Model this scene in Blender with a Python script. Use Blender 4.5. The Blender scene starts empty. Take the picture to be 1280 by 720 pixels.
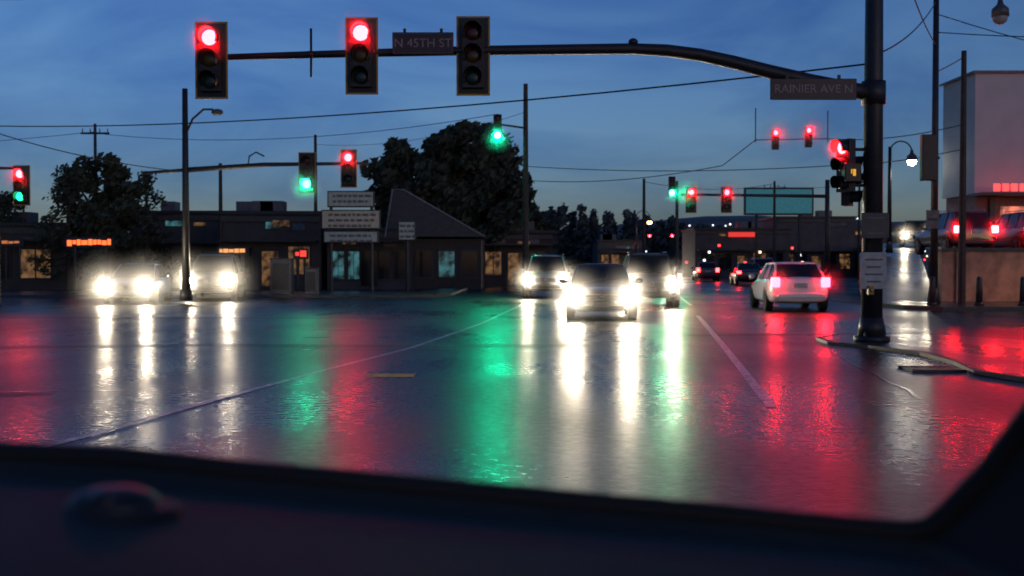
import bpy, math, random
from mathutils import Vector, Matrix
R = math.radians
scene = bpy.context.scene
scene.view_settings.view_transform = 'Standard'
scene.view_settings.look = 'None'
scene.view_settings.exposure = 0

# ------------------------------------------------------------------ materials
MATS = {}
def new_mat(name):
    m = bpy.data.materials.new(name); m.use_nodes = True
    return m, m.node_tree, m.node_tree.nodes['Principled BSDF']

def weak(m):
    try: m.cycles.emission_sampling = 'NONE'
    except Exception: pass

def pmat(name, col, rough=0.5, metal=0.0, var=0.25, scale=6.0, bump=0.0, bscale=40.0, emit=None, es=0.0, ior=1.45, coat=0.0):
    if name in MATS: return MATS[name]
    m, nt, p = new_mat(name)
    tc = nt.nodes.new('ShaderNodeTexCoord')
    n = nt.nodes.new('ShaderNodeTexNoise'); n.inputs['Scale'].default_value = scale; n.inputs['Detail'].default_value = 3
    nt.links.new(tc.outputs['Object'], n.inputs['Vector'])
    r = nt.nodes.new('ShaderNodeValToRGB')
    r.color_ramp.elements[0].position = 0.3; r.color_ramp.elements[1].position = 0.7
    r.color_ramp.elements[0].color = (*[c*(1-var) for c in col], 1)
    r.color_ramp.elements[1].color = (*[min(1, c*(1+var)) for c in col], 1)
    nt.links.new(n.outputs['Fac'], r.inputs['Fac'])
    nt.links.new(r.outputs['Color'], p.inputs['Base Color'])
    p.inputs['Roughness'].default_value = rough
    p.inputs['Metallic'].default_value = metal
    p.inputs['IOR'].default_value = ior
    p.inputs['Coat Weight'].default_value = coat
    if bump > 0:
        n2 = nt.nodes.new('ShaderNodeTexNoise'); n2.inputs['Scale'].default_value = bscale
        nt.links.new(tc.outputs['Object'], n2.inputs['Vector'])
        b = nt.nodes.new('ShaderNodeBump'); b.inputs['Strength'].default_value = bump; b.inputs['Distance'].default_value = 0.02
        nt.links.new(n2.outputs['Fac'], b.inputs['Height']); nt.links.new(b.outputs['Normal'], p.inputs['Normal'])
    if emit:
        p.inputs['Emission Color'].default_value = (*emit, 1)
        p.inputs['Emission Strength'].default_value = es
        weak(m)
    MATS[name] = m
    return m

def emat(name, col, s):
    if name in MATS: return MATS[name]
    m, nt, p = new_mat(name)
    p.inputs['Base Color'].default_value = (0.02, 0.02, 0.02, 1)
    p.inputs['Emission Color'].default_value = (*col, 1)
    p.inputs['Emission Strength'].default_value = s
    p.inputs['Roughness'].default_value = 0.3
    if s < 4: weak(m)
    MATS[name] = m
    return m

def glowwin(name, col, s):
    # lit shop window with uneven brightness (shelves, people, fittings behind the glass)
    if name in MATS: return MATS[name]
    m, nt, p = new_mat(name)
    p.inputs['Base Color'].default_value = (0.02, 0.02, 0.02, 1); p.inputs['Roughness'].default_value = 0.15
    tc = nt.nodes.new('ShaderNodeTexCoord'); n = nt.nodes.new('ShaderNodeTexNoise'); n.inputs['Scale'].default_value = 2.2; n.inputs['Detail'].default_value = 6
    nt.links.new(tc.outputs['Object'], n.inputs['Vector'])
    r = nt.nodes.new('ShaderNodeMapRange'); r.inputs['From Min'].default_value = .4; r.inputs['From Max'].default_value = .65; r.inputs['To Min'].default_value = .05*s; r.inputs['To Max'].default_value = s*1.3
    nt.links.new(n.outputs['Fac'], r.inputs['Value']); nt.links.new(r.outputs['Result'], p.inputs['Emission Strength'])
    p.inputs['Emission Color'].default_value = (*col, 1)
    weak(m)
    MATS[name] = m
    return m

def wet_mat(name, col, rlo, rhi, bump=0.25, pscale=0.35, ior=1.33):
    m, nt, p = new_mat(name)
    N = nt.nodes; L = nt.links
    tc = N.new('ShaderNodeTexCoord')
    big = N.new('ShaderNodeTexNoise'); big.inputs['Scale'].default_value = pscale; big.inputs['Detail'].default_value = 4
    mp = N.new('ShaderNodeMapping'); mp.inputs['Scale'].default_value = (1.0, 0.4, 1)
    L.new(tc.outputs['Object'], mp.inputs['Vector']); L.new(mp.outputs['Vector'], big.inputs['Vector'])
    rr = N.new('ShaderNodeMapRange'); rr.interpolation_type = 'SMOOTHSTEP'; rr.inputs['From Min'].default_value = 0.3; rr.inputs['From Max'].default_value = 0.7
    rr.inputs['To Min'].default_value = rlo; rr.inputs['To Max'].default_value = rhi
    L.new(big.outputs['Fac'], rr.inputs['Value'])
    gr = N.new('ShaderNodeTexNoise'); gr.inputs['Scale'].default_value = 9; gr.inputs['Detail'].default_value = 4; gr.inputs['Roughness'].default_value = .7
    L.new(tc.outputs['Object'], gr.inputs['Vector'])
    gm = N.new('ShaderNodeMapRange'); gm.inputs['From Min'].default_value = .3; gm.inputs['From Max'].default_value = .7; gm.inputs['To Min'].default_value = -.06; gm.inputs['To Max'].default_value = .06
    L.new(gr.outputs['Fac'], gm.inputs['Value'])
    ad = N.new('ShaderNodeMath'); ad.operation = 'ADD'; L.new(rr.outputs['Result'], ad.inputs[0]); L.new(gm.outputs['Result'], ad.inputs[1])
    L.new(ad.outputs[0], p.inputs['Roughness'])
    med = N.new('ShaderNodeTexNoise'); med.inputs['Scale'].default_value = 1.7; med.inputs['Detail'].default_value = 4
    L.new(tc.outputs['Object'], med.inputs['Vector'])
    cr = N.new('ShaderNodeValToRGB')
    cr.color_ramp.elements[0].position = 0.32; cr.color_ramp.elements[1].position = 0.72
    cr.color_ramp.elements[0].color = (*[c*0.5 for c in col], 1); cr.color_ramp.elements[1].color = (*[c*1.6 for c in col], 1)
    L.new(med.outputs['Fac'], cr.inputs['Fac']); L.new(cr.outputs['Color'], p.inputs['Base Color'])
    fine = N.new('ShaderNodeTexNoise'); fine.inputs['Scale'].default_value = 26; fine.inputs['Detail'].default_value = 2
    L.new(tc.outputs['Object'], fine.inputs['Vector'])
    b1 = N.new('ShaderNodeBump'); b1.inputs['Strength'].default_value = bump; b1.inputs['Distance'].default_value = 0.006
    L.new(fine.outputs['Fac'], b1.inputs['Height'])
    L.new(b1.outputs['Normal'], p.inputs['Normal'])
    p.inputs['IOR'].default_value = ior
    MATS[name] = m
    return m

M_ROAD = wet_mat('wet_asphalt', (0.017, 0.0185, 0.0185), 0.23, 0.41, bump=.42, ior=1.29)
M_GROUND = wet_mat('wet_ground', (0.03, 0.032, 0.03), 0.4, 0.7)
M_WALK = wet_mat('wet_concrete', (0.05, 0.048, 0.045), 0.22, 0.36, pscale=0.8)
M_KERB = pmat('kerb_concrete', (0.04, 0.04, 0.038), 0.5, bump=0.3)
M_TAR = pmat('tar_seam', (0.015, 0.015, 0.016), 0.26)
M_WHITE = pmat('worn_white_paint', (0.42, 0.42, 0.4), 0.35, var=0.8, scale=9)
M_WORN = pmat('worn_pale_line', (0.28, 0.28, 0.28), 0.3, var=0.6, scale=7)
M_YEL = pmat('worn_yellow_paint', (0.6, 0.54, 0.03), 0.5, var=0.4, scale=9)
M_POLE = pmat('dark_steel', (0.025, 0.025, 0.027), 0.45, metal=0.0, var=0.3)
M_GALV = pmat('galvanised_steel', (0.1, 0.1, 0.11), 0.5, metal=0.3)
M_WOOD = pmat('wet_wood_pole', (0.03, 0.025, 0.02), 0.6, var=0.4, bump=0.3)
M_BLACK = pmat('black_plastic', (0.012, 0.012, 0.013), 0.45)
M_HOUS = pmat('signal_housing', (0.02, 0.016, 0.012), 0.4)
M_BPY = pmat('backplate_yellow', (0.4, 0.22, 0.02), 0.5)
M_RUB = pmat('rubber', (0.006, 0.006, 0.006), 0.7)
M_GLASS = pmat('dark_glass', (0.01, 0.012, 0.015), 0.08, var=0.1)
M_CHROME = pmat('chrome', (0.2, 0.2, 0.22), 0.25, metal=1)
M_TRUNK = pmat('bark', (0.03, 0.022, 0.016), 0.85, bump=0.5)
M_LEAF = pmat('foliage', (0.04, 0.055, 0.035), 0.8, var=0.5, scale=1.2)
M_LEAF2 = pmat('foliage_far_hazed', (0.06, 0.075, 0.08), 0.8, var=0.4, scale=0.5)  # lighter, bluer leaf colour that carries the distance haze
M_HILL = pmat('hill_woodland_hazed', (0.1, 0.115, 0.12), 0.9, var=0.3, scale=0.03)  # haze over the hills is put into this paler base colour
E_RED = emat('red_lamp', (1.0, 0.003, 0.0045), 340)
E_GRN = emat('green_lamp', (0.004, 1.0, 0.42), 230)
E_GRNF = emat('green_lamp_bright', (0.002, 1.0, 0.42), 1150)
E_HEAD = emat('headlamp', (1.0, 0.84, 0.6), 1000)
E_TAIL = emat('tail_lamp', (1.0, 0.006, 0.012), 130)
E_TAILX = emat('brake_lamp', (1.0, 0.004, 0.006), 420)
E_TAILD = emat('tail_lamp_dim', (1.0, 0.02, 0.02), 30)
E_WARM = glowwin('warm_window', (1.0, 0.5, 0.2), 0.15)
E_TEAL = glowwin('teal_window', (0.2, 0.7, 0.8), 0.17)
E_ORANGE = emat('orange_sign', (1.0, 0.13, 0.03), 2.4)
E_LAMPW = emat('street_lamp_glow', (1.0, 0.9, 0.75), 70)
E_SOD = emat('sodium_lamp_glow', (1.0, 0.55, 0.25), 30)
M_OFFR = pmat('red_lens_off', (0.05, 0.008, 0.008), 0.25)
M_OFFY = pmat('amber_lens_off', (0.06, 0.035, 0.005), 0.25)
M_OFFG = pmat('green_lens_off', (0.005, 0.035, 0.03), 0.25)
def halo_mat(name, dens, g=.3, power=2.0):
    # scattering sphere added to give a lamp its halo: density fades to nothing at the edge of the unit sphere
    m = bpy.data.materials.new(name); m.use_nodes = True; nt = m.node_tree; nt.nodes.clear()
    o = nt.nodes.new('ShaderNodeOutputMaterial'); s = nt.nodes.new('ShaderNodeVolumeScatter')
    tc = nt.nodes.new('ShaderNodeTexCoord'); ln = nt.nodes.new('ShaderNodeVectorMath'); ln.operation = 'LENGTH'
    sb = nt.nodes.new('ShaderNodeMath'); sb.operation = 'SUBTRACT'; sb.inputs[0].default_value = 1; sb.use_clamp = True
    pw = nt.nodes.new('ShaderNodeMath'); pw.operation = 'POWER'; pw.inputs[1].default_value = power
    ml = nt.nodes.new('ShaderNodeMath'); ml.operation = 'MULTIPLY'; ml.inputs[1].default_value = dens
    nt.links.new(tc.outputs['Object'], ln.inputs[0]); nt.links.new(ln.outputs['Value'], sb.inputs[1]); nt.links.new(sb.outputs[0], pw.inputs[0]); nt.links.new(pw.outputs[0], ml.inputs[0])
    nt.links.new(ml.outputs[0], s.inputs['Density']); s.inputs['Anisotropy'].default_value = g; s.inputs['Color'].default_value = (1, 1, 1, 1)
    nt.links.new(s.outputs[0], o.inputs['Volume']); return m
V_HALO = halo_mat('lamp_halo_volume', .25)
V_HALO_SIGNAL = halo_mat('signal_halo_volume', .75)
V_HALO_GREEN = halo_mat('signal_halo_volume_green', .3)

# ------------------------------------------------------------------ mesh helpers
class B:
    def __init__(s): s.v = []; s.f = []; s.m = []; s.mats = []
    def mi(s, mat):
        if mat not in s.mats: s.mats.append(mat)
        return s.mats.index(mat)
    def add(s, vs, fs, mat):
        o = len(s.v); k = s.mi(mat)
        s.v += [tuple(v) for v in vs]
        for f in fs: s.f.append(tuple(i+o for i in f)); s.m.append(k)
        return s
    def box(s, c, d, mat, rz=0.0, taper=1.0):
        x, y, z = c; a, b_, h = d[0]/2, d[1]/2, d[2]/2
        vs = []
        for dz, t in ((-h, 1.0), (h, taper)):
            for px, py in ((-a, -b_), (a, -b_), (a, b_), (-a, b_)):
                px *= t; py *= t
                vs.append((x+px*math.cos(rz)-py*math.sin(rz), y+px*math.sin(rz)+py*math.cos(rz), z+dz))
        return s.add(vs, [(3, 2, 1, 0), (4, 5, 6, 7), (0, 1, 5, 4), (1, 2, 6, 5), (2, 3, 7, 6), (3, 0, 4, 7)], mat)
    def tube(s, pts, rad, mat, n=10, cap=True):
        pts = [Vector(p) for p in pts]
        if not hasattr(rad, '__len__'): rad = [rad]*len(pts)
        vs = []; fs = []
        up = Vector((0.013, 0.02, 1))
        for i, p in enumerate(pts):
            t = (pts[min(i+1, len(pts)-1)] - pts[max(i-1, 0)]).normalized()
            a = t.cross(up if abs(t.z) < 0.95 else Vector((0, 1, 0))).normalized(); b_ = t.cross(a)
            for j in range(n):
                w = 2*math.pi*j/n
                vs.append(p + (a*math.cos(w)+b_*math.sin(w))*rad[i])
        for i in range(len(pts)-1):
            for j in range(n):
                fs.append((i*n+j, i*n+(j+1) % n, (i+1)*n+(j+1) % n, (i+1)*n+j))
        if cap:
            fs.append(tuple(reversed(range(n)))); fs.append(tuple(range((len(pts)-1)*n, len(pts)*n)))
        return s.add(vs, fs, mat)
    def ell(s, c, r, mat, nu=14, nv=8):
        vs = []; fs = []
        for i in range(nv+1):
            ph = math.pi*i/nv
            for j in range(nu):
                th = 2*math.pi*j/nu
                vs.append((c[0]+r[0]*math.sin(ph)*math.cos(th), c[1]+r[1]*math.sin(ph)*math.sin(th), c[2]+r[2]*math.cos(ph)))
        for i in range(nv):
            for j in range(nu):
                fs.append((i*nu+j, (i+1)*nu+j, (i+1)*nu+(j+1) % nu, i*nu+(j+1) % nu))
        return s.add(vs, fs, mat)
    def make(s, name, parent=None, smooth=False, bevel=0.0, sub=0, loc=None, rz=None):
        me = bpy.data.meshes.new(name); me.from_pydata(s.v, [], s.f)
        for m in s.mats: me.materials.append(m)
        me.polygons.foreach_set('material_index', s.m)
        if smooth: me.polygons.foreach_set('use_smooth', [True]*len(me.polygons))
        me.update()
        o = bpy.data.objects.new(name, me); scene.collection.objects.link(o)
        if parent: o.parent = parent
        if loc: o.location = loc
        if rz is not None: o.rotation_euler[2] = rz
        if bevel:
            b_ = o.modifiers.new('bevel', 'BEVEL'); b_.width = bevel; b_.segments = 2; b_.limit_method = 'ANGLE'
        if sub:
            q = o.modifiers.new('sub', 'SUBSURF'); q.levels = sub; q.render_levels = sub
        return o
def empty(name, loc=(0, 0, 0), rz=0.0):
    e = bpy.data.objects.new(name, None); scene.collection.objects.link(e)
    e.location = loc; e.rotation_euler[2] = rz; e.empty_display_size = 0.3
    return e
def text(body, size, loc, rot, mat, parent, name='lettering'):
    c = bpy.data.curves.new(name, 'FONT'); c.body = body; c.size = size; c.align_x = 'CENTER'; c.align_y = 'CENTER'; c.extrude = 0.003
    o = bpy.data.objects.new(name, c); scene.collection.objects.link(o); o.data.materials.append(mat)
    o.location = loc; o.rotation_euler = rot; o.parent = parent
    return o
def halo_volume(c, r, parent, mat=None):
    b = B(); b.ell((0, 0, 0), (1, 1, 1), mat or V_HALO, 16, 10); o = b.make('lamp_halo_volume', parent, smooth=True, loc=c); o.scale = (r, r, r); return o  # local volume added at a lamp to form its glow
def sheet(name, pts, z, mat, parent=None):
    return B().add([(p[0], p[1], z) for p in pts], [tuple(range(len(pts)))], mat).make(name, parent)
def ribbon(b, pts, w, z, mat):
    vs = []; fs = []
    for i, p in enumerate(pts):
        a = pts[max(i-1, 0)]; c = pts[min(i+1, len(pts)-1)]
        d = Vector((c[0]-a[0], c[1]-a[1])).normalized(); n = Vector((-d.y, d.x))
        vs += [(p[0]+n.x*w/2, p[1]+n.y*w/2, z), (p[0]-n.x*w/2, p[1]-n.y*w/2, z)]
    for i in range(len(pts)-1): fs.append((2*i, 2*i+1, 2*i+3, 2*i+2))
    b.add(vs, fs, mat)

# ------------------------------------------------------------------ ground, roads
sheet('ground', [(-1500, -300), (1500, -300), (1500, 2500), (-1500, 2500)], 0, M_GROUND)
road = [(-90, -30), (40, -30), (40, 33.5), (13, 33.5), (12.2, 38), (12.2, 44), (19, 120), (45, 400), (28, 400), (7, 120), (-2, 60), (-2.5, 46), (-90, 46)]
sheet('road', road, 0.004, M_ROAD)
def pavement(name, pts, h=0.13):
    b = B(); n = len(pts)
    top = [(p[0], p[1], h) for p in pts]; bot = [(p[0], p[1], 0.002) for p in pts]
    cx = sum(p[0] for p in pts)/n; cy = sum(p[1] for p in pts)/n
    inn = []
    for p in pts:
        d = Vector((cx-p[0], cy-p[1])); d = d.normalized()*0.2
        inn.append((p[0]+d.x, p[1]+d.y, h))
    b.add(inn, [tuple(range(n))], M_WALK)
    b.add(bot+top+inn, [(i, (i+1) % n, n+(i+1) % n, n+i) for i in range(n)] + [(n+i, n+(i+1) % n, 2*n+(i+1) % n, 2*n+i) for i in range(n)], M_KERB)
    return b.make(name)
isl = [(5.75, 20.0), (6.2, 19.1), (6.55, 17.6), (6.45, 16.0), (6.15, 14.6), (6.5, 13.3), (7.6, 12.6), (9.5, 12.6), (10.5, 16), (10, 20), (8.4, 22.4), (6.6, 22.2), (5.85, 21.1)]
pavement('traffic_island', isl, 0.06)
pavement('pavement', [(13.2, 33.6), (60, 33.6), (60, 38.6), (12.4, 38.6), (12.5, 35)])
pavement('pavement', [(-90, 46.2), (-6, 46.2), (-3.4, 47), (-2.7, 49), (-2.4, 60), (-3.5, 60), (-4.5, 52), (-90, 52)])
b = B()
ribbon(b, [(2.68, 11.3), (3.7, 19), (5.2, 30.7)], 0.12, 0.009, M_WHITE)
ribbon(b, [(6.2, 38), (8.2, 56), (9.6, 68)], 0.13, 0.009, M_WHITE)
ribbon(b, [(11, 80), (14, 110), (20, 170)], 0.15, 0.009, M_WHITE)
ribbon(b, [(-4.3, 6.0), (-3.95, 8.0), (-3.63, 9.6), (-3.2, 12), (-2.6, 15.2), (-1.75, 19.2), (-0.75, 26.7), (0.43, 39.6)], 0.1, 0.009, M_WHITE)
ribbon(b, [(-1.92, 14.45), (-1.28, 14.45)], 0.42, 0.01, M_YEL)
ribbon(b, [(-30, 44.3), (-5, 44.3)], 0.15, 0.009, M_WORN)
ribbon(b, [(13.6, 33.0), (40, 33.0)], 0.12, 0.009, M_WORN)
b.make('road_markings')
b = B()
random.seed(4)
for pts in ([(-8, 18.6), (-4, 18.9), (0, 18.4), (3, 18.6)], [(-12, 24), (-6, 24.2), (0, 23.8), (4, 24.1)], [(-9, 13), (-6, 12.6), (-4.2, 12.8)],
            [(4.5, 12), (5.0, 16), (5.6, 19.5)]):
    q = []
    for i in range(len(pts)-1):
        for t in range(5):
            t /= 5
            q.append((pts[i][0]*(1-t)+pts[i+1][0]*t+random.uniform(-.05, .05), pts[i][1]*(1-t)+pts[i+1][1]*t+random.uniform(-.05, .05)))
    ribbon(b, q, 0.05, 0.0085, M_TAR)
b.make('tar_seams')
M_PATCH = wet_mat('patched_asphalt', (0.014, 0.014, 0.015), 0.36, 0.5, bump=.7)
b = B()
ribbon(b, [(-9, 19.2), (-5.5, 19.8), (-2.2, 19.5), (1.4, 19.7)], .7, .0065, M_PATCH)
ribbon(b, [(-7.5, 12.2), (-5.2, 12.4)], .25, .0065, M_PATCH)
ribbon(b, [(3.6, 22.4), (6.5, 22.9)], .6, .0065, M_PATCH)
ribbon(b, [(-20, 30), (-9, 29.4), (-1.5, 29.8)], .9, .0065, M_PATCH)
b.make('asphalt_patches')
def manhole(x, y, r=0.3):
    b = B(); b.tube([(x, y, 0.005), (x, y, 0.008)], r, M_POLE, 28)
    b.tube([(x, y, 0.0085), (x, y, 0.010)], r*0.82, M_BLACK, 28)
    b.make('manhole_cover')
manhole(-3.9, 22); manhole(1.5, 21)
g = B()
for i in range(9): g.box((5.5+i*0.08, 15.2, 0.02), (0.035, 0.5, 0.03), M_POLE)
g.box((5.82, 14.93, 0.02), (0.74, 0.04, 0.035), M_POLE); g.box((5.82, 15.47, 0.02), (0.74, 0.04, 0.035), M_POLE)
g.make('storm_drain')

# uphill side street + raised lot with retaining wall on the right
b = B()
b.add([(12.4, 38.65, .006), (15.0, 38.65, .006), (23.0, 62, 2.0), (19.6, 62, 2.0), (31.0, 82, 2.9), (27.2, 82, 2.9), (44, 120, 3.2), (38, 120, 3.2)],
      [(0, 1, 2, 3), (3, 2, 4, 5), (5, 4, 6, 7)], M_ROAD)
b.add([(12.4, 38.65, .006), (19.6, 62, 2.0), (27.2, 82, 2.9), (38, 120, 3.2), (38, 120, 0), (27.2, 82, 0), (19.6, 62, 0), (12.4, 38.65, 0)], [(0, 1, 6, 7), (1, 2, 5, 6), (2, 3, 4, 5)], M_BLACK)
b.make('side_street')
M_WALLO = pmat('orange_lit_concrete', (0.38, 0.2, 0.13), 0.6, bump=0.4, var=0.4, scale=2)  # orange lamplight is tinted into the concrete's base colour
b = B()
b.box((36.2, 39.0, 0.95), (42, 0.35, 1.9), M_WALLO); b.box((36.2, 38.98, 1.95), (42.1, 0.5, 0.12), M_KERB)
for i in range(12): b.box((15.8+i*3.0, 38.78, 0.95), (0.25, 0.12, 1.85), M_WALLO)
b.make('retaining_wall', bevel=0.01)
b = B()
b.add([(15.3, 39.2, 1.8), (70, 39.2, 1.8), (70, 75, 1.9), (23.5, 62, 1.9)], [(0, 1, 2, 3)], M_ROAD)
b.add([(15.3, 39.2, 1.8), (23.5, 62, 1.9), (23.5, 62, 0), (15.3, 39.2, 0)], [(0, 1, 2, 3)], M_KERB)
b.make('parking_lot')

# ------------------------------------------------------------------ signals
def traffic_light(loc, lit=(), s=1.0, rz=0.0, plate=True, halo=.55, grn=None):
    e = empty('traffic_light', loc, rz); e.scale = (s, s, s)
    b = B(); b.box((0, 0.09, 0), (0.36, 0.18, 1.08), M_HOUS)
    for k in (-0.19, 0.19): b.box((0, -0.003, k), (0.34, 0.006, 0.012), M_BLACK)
    b.make('housing', e, bevel=0.025)
    if plate:
        b = B(); b.box((0, 0.11, 0), (0.56, 0.012, 1.32), M_BLACK)
        for c, d in (((0, .103, .645), (.56, .006, .03)), ((0, .103, -.645), (.56, .006, .03)), ((-.265, .103, 0), (.03, .006, 1.258)), ((.265, .103, 0), (.03, .006, 1.258))):
            b.box(c, d, M_BPY)
        b.make('backplate', e)
    for i, (zz, off, on) in enumerate(((0.37, M_OFFR, E_RED), (0, M_OFFY, None), (-0.37, M_OFFG, grn or E_GRN))):
        m = on if i in lit else off
        b = B(); b.ell((0, -0.01, zz), (0.135, 0.035, 0.135), m, 16, 6)
        b.make('lens', e, smooth=True)
        v = B(); vs = []; fs = []; n = 18
        for j in range(n+1):
            w = R(-35) + R(250)*j/n
            for yy, rr in ((0.0, .155), (-.24+.1*(1-math.sin(w))*.5, .155), (-.24+.1*(1-math.sin(w))*.5, .148), (0, .148)):
                vs.append((rr*math.cos(w), yy, zz+rr*math.sin(w)))
        for j in range(n):
            for k in range(3): fs.append((4*j+k, 4*j+k+1, 4*j+k+5, 4*j+k+4))
        v.add(vs, fs, M_BLACK).make('visor', e, smooth=False)
        if i in lit and halo and not (i == 2 and 0 in lit): halo_volume((0, -.12, zz), halo, e, V_HALO_GREEN if grn else V_HALO_SIGNAL)
    return e
def name_sign(loc, w, h, body, rz=0.0):
    e = empty('street_name_sign', loc, rz)
    b = B(); b.box((0, 0, 0), (w, 0.03, h), pmat('sign_face_dark', (0.035, 0.016, 0.02), 0.4)); b.make('panel', e, bevel=0.012)
    b = B(); mm = pmat('sign_border', (0.12, 0.09, 0.09), 0.5)
    for c, d in (((0, -.018, h/2-.025), (w-.04, .004, .012)), ((0, -.018, -h/2+.025), (w-.04, .004, .012)), ((-w/2+.026, -.018, 0), (.012, .004, h-.07)), ((w/2-.026, -.018, 0), (.012, .004, h-.07))): b.box(c, d, mm)
    b.make('border', e)
    text(body, h*0.55, (0, -0.019, 0), (R(90), 0, 0), pmat('sign_letters', (0.32, 0.22, 0.22), 0.5), e)
    b = B(); b.box((-w*.3, .03, h/2+.02), (.05, .05, .1), M_POLE); b.box((w*.3, .03, h/2+.02), (.05, .05, .1), M_POLE); b.make('clamps', e)
    return e

# near mast arm
e = empty('traffic_signal_mast', (0, 0, 0))
b = B()
b.tube([(6.56, 20, 0.06), (6.56, 20, 5.0), (6.56, 20, 10.5)], [0.19, 0.165, 0.13], M_POLE, 18)
b.tube([(6.56, 20, 0.05), (6.56, 20, 0.16)], 0.32, M_POLE, 18)
b.tube([(6.56, 20, 0.16), (6.56, 20, 0.5)], [0.26, 0.2], M_POLE, 18)
for a in range(4): b.tube([(6.56+.26*math.cos(a*1.57+.78), 20+.26*math.sin(a*1.57+.78), 0.1), (6.56+.26*math.cos(a*1.57+.78), 20+.26*math.sin(a*1.57+.78), 0.24)], 0.02, M_GALV, 6)
b.make('pole', e, smooth=True)
b = B()
ap = [(6.5, 19.98, 4.56), (6.0, 19.97, 4.66), (5.4, 19.96, 4.78), (4.66, 19.95, 4.95), (4.0, 19.95, 5.12), (3.4, 19.95, 5.25), (2.8, 19.95, 5.33), (2.19, 19.95, 5.36), (1.2, 19.95, 5.35), (-.58, 19.95, 5.33), (-2.77, 19.95, 5.28), (-5.5, 19.95, 5.2)]
b.tube(ap, [.14, .135, .13, .125, .12, .115, .11, .1, .095, .085, .07, .055], M_POLE, 14)
b.tube([(6.56, 20, 4.36), (6.56, 20, 4.78)], 0.215, M_POLE, 18)
b.ell((2.19, 19.95, 5.48), (.09, .09, .07), M_POLE)
b.tube([(2.19, 19.95, 5.36), (2.19, 19.95, 5.5)], .03, M_POLE)
b.tube([(-3.63, 19.93, 4.85), (-3.63, 19.93, 5.72)], .022, M_POLE, 8)
b.box((-3.63, 19.93, 5.25), (.09, .2, .1), M_POLE)
b.make('mast_arm', e, smooth=True)
traffic_light((-5.42, 19.78, 5.14), (0,), 1.05)
traffic_light((-2.71, 19.78, 5.22), (0,), 1.05)
traffic_light((-0.70, 19.78, 5.22), (), 1.08)
name_sign((-1.6, 19.82, 5.43), 1.1, 0.4, 'N 45TH ST')
name_sign((5.4, 19.75, 4.6), 1.55, 0.38, 'RAINIER AVE N')
# side head on the pole, red, turned partly away
traffic_light((5.98, 19.9, 3.25), (0,), 0.88, R(-62), plate=False, halo=.4)
traffic_light((6.25, 20.25, 3.0), (), 0.85, R(60), plate=False)
b = B(); b.tube([(5.98, 20.0, 3.55), (6.56, 20, 3.55)], .03, M_POLE); b.tube([(5.98, 20.0, 2.9), (6.56, 20, 2.9)], .03, M_POLE)
b.make('signal_bracket', e)
# pedestrian signal
e = empty('pedestrian_signal', (6.08, 19.6, 3.1))
b = B(); b.box((0, .1, 0), (.3, .2, .34), M_HOUS); b.make('housing', e, bevel=.02)
b = B(); EA = emat('amber_hand', (1, .45, .02), .8); b.box((0.02, -.003, -.0), (.05, .006, .12), EA); b.box((-.03, -.003, .02), (.02, .006, .08), EA); b.make('hand_symbol', e)
# plates on the pole
def plate(name, loc, w, h, mat, lines=3):
    e = empty(name, loc)
    b = B(); b.box((0, 0, 0), (w, .015, h), mat); b.make('panel', e, bevel=.006)
    b = B()
    for i in range(lines): b.box((0, -.0105, h*(.3-.6*i/max(1, lines-1))), (w*(.7-.15*(i % 2)), .004, h*.05), pmat('faded_print', (.12, .12, .12), .5))
    b.make('print', e)
M_SIGNW = pmat('sign_white_aged', (0.4, 0.4, 0.38), 0.5, var=.2)
plate('regulatory_sign', (6.53, 19.76, 2.16), .5, .46, pmat('sign_grey', (.06, .06, .06), .5), 2)
plate('regulatory_sign', (6.5, 19.74, 1.35), .46, .66, M_SIGNW, 4)
b = B(); b.box((6.44, 19.72, 1.0), (.1, .1, .16), M_BPY); b.ell((6.44, 19.66, 1.0), (.03, .015, .03), M_CHROME); b.make('crossing_push_button', bevel=.01)

# left far intersection arm
e = empty('traffic_signal_mast')
b = B(); b.tube([(-11.87, 40, 0.1), (-11.87, 40, 7.8)], [.15, .1], M_POLE, 12); b.tube([(-11.87, 40, .1), (-11.87, 40, .5)], .24, M_POLE, 12)
b.make('pole', e, smooth=True)
b = B(); b.tube([(-11.87, 40, 4.85), (-9, 40, 5.05), (-5.2, 40, 5.1)], [.1, .08, .05], M_POLE)
b.tube([(-11.87, 40, 4.85), (-13.4, 40, 4.75)], [.07, .05], M_POLE)
b.tube([(-9.6, 40, 4.95), (-9.55, 40, 5.35), (-9.3, 40, 5.5), (-9.0, 40, 5.35)], .03, M_POLE)
b.tube([(-11.87, 40, 6.1), (-11.6, 40, 6.7), (-11.2, 40, 7.05), (-10.85, 40, 7.05)], .04, M_POLE)
b.ell((-10.7, 40, 6.95), (.22, .14, .12), M_GALV)
b.make('mast_arm', e, smooth=True)
traffic_light((-7.43, 39.8, 4.75), (2,), 1.12, halo=.8)
traffic_light((-5.92, 39.8, 4.9), (0,), 1.05, halo=.8)
b = B(); b.tube([(-17.9, 38, .05), (-17.9, 38, 12)], [.19, .12], M_WOOD, 12); b.box((-17.9, 37.8, 7.2), (.35, .5, .9), M_GALV)
for z in (10.6, 11.4):
    b.box((-17.9, 38, z), (2.2, .1, .12), M_WOOD)
    for q in (-1, -.5, .5, 1): b.tube([(-17.9+q, 38, z), (-17.9+q, 38, z+.22)], .04, M_GALV, 6)
b.make('utility_pole')
traffic_light((-16.9, 37.8, 4.15), (0, 2), 1.05, halo=.8, grn=emat('green_arrow_dim', (.01, 1, .3), 6))
b = B(); b.tube([(-17.9, 38, 4.75), (-16.9, 38, 4.75)], .05, M_POLE); b.tube([(-16.9, 37.95, 4.75), (-16.9, 37.95, 4.6)], .03, M_POLE); b.make('signal_arm')
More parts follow.
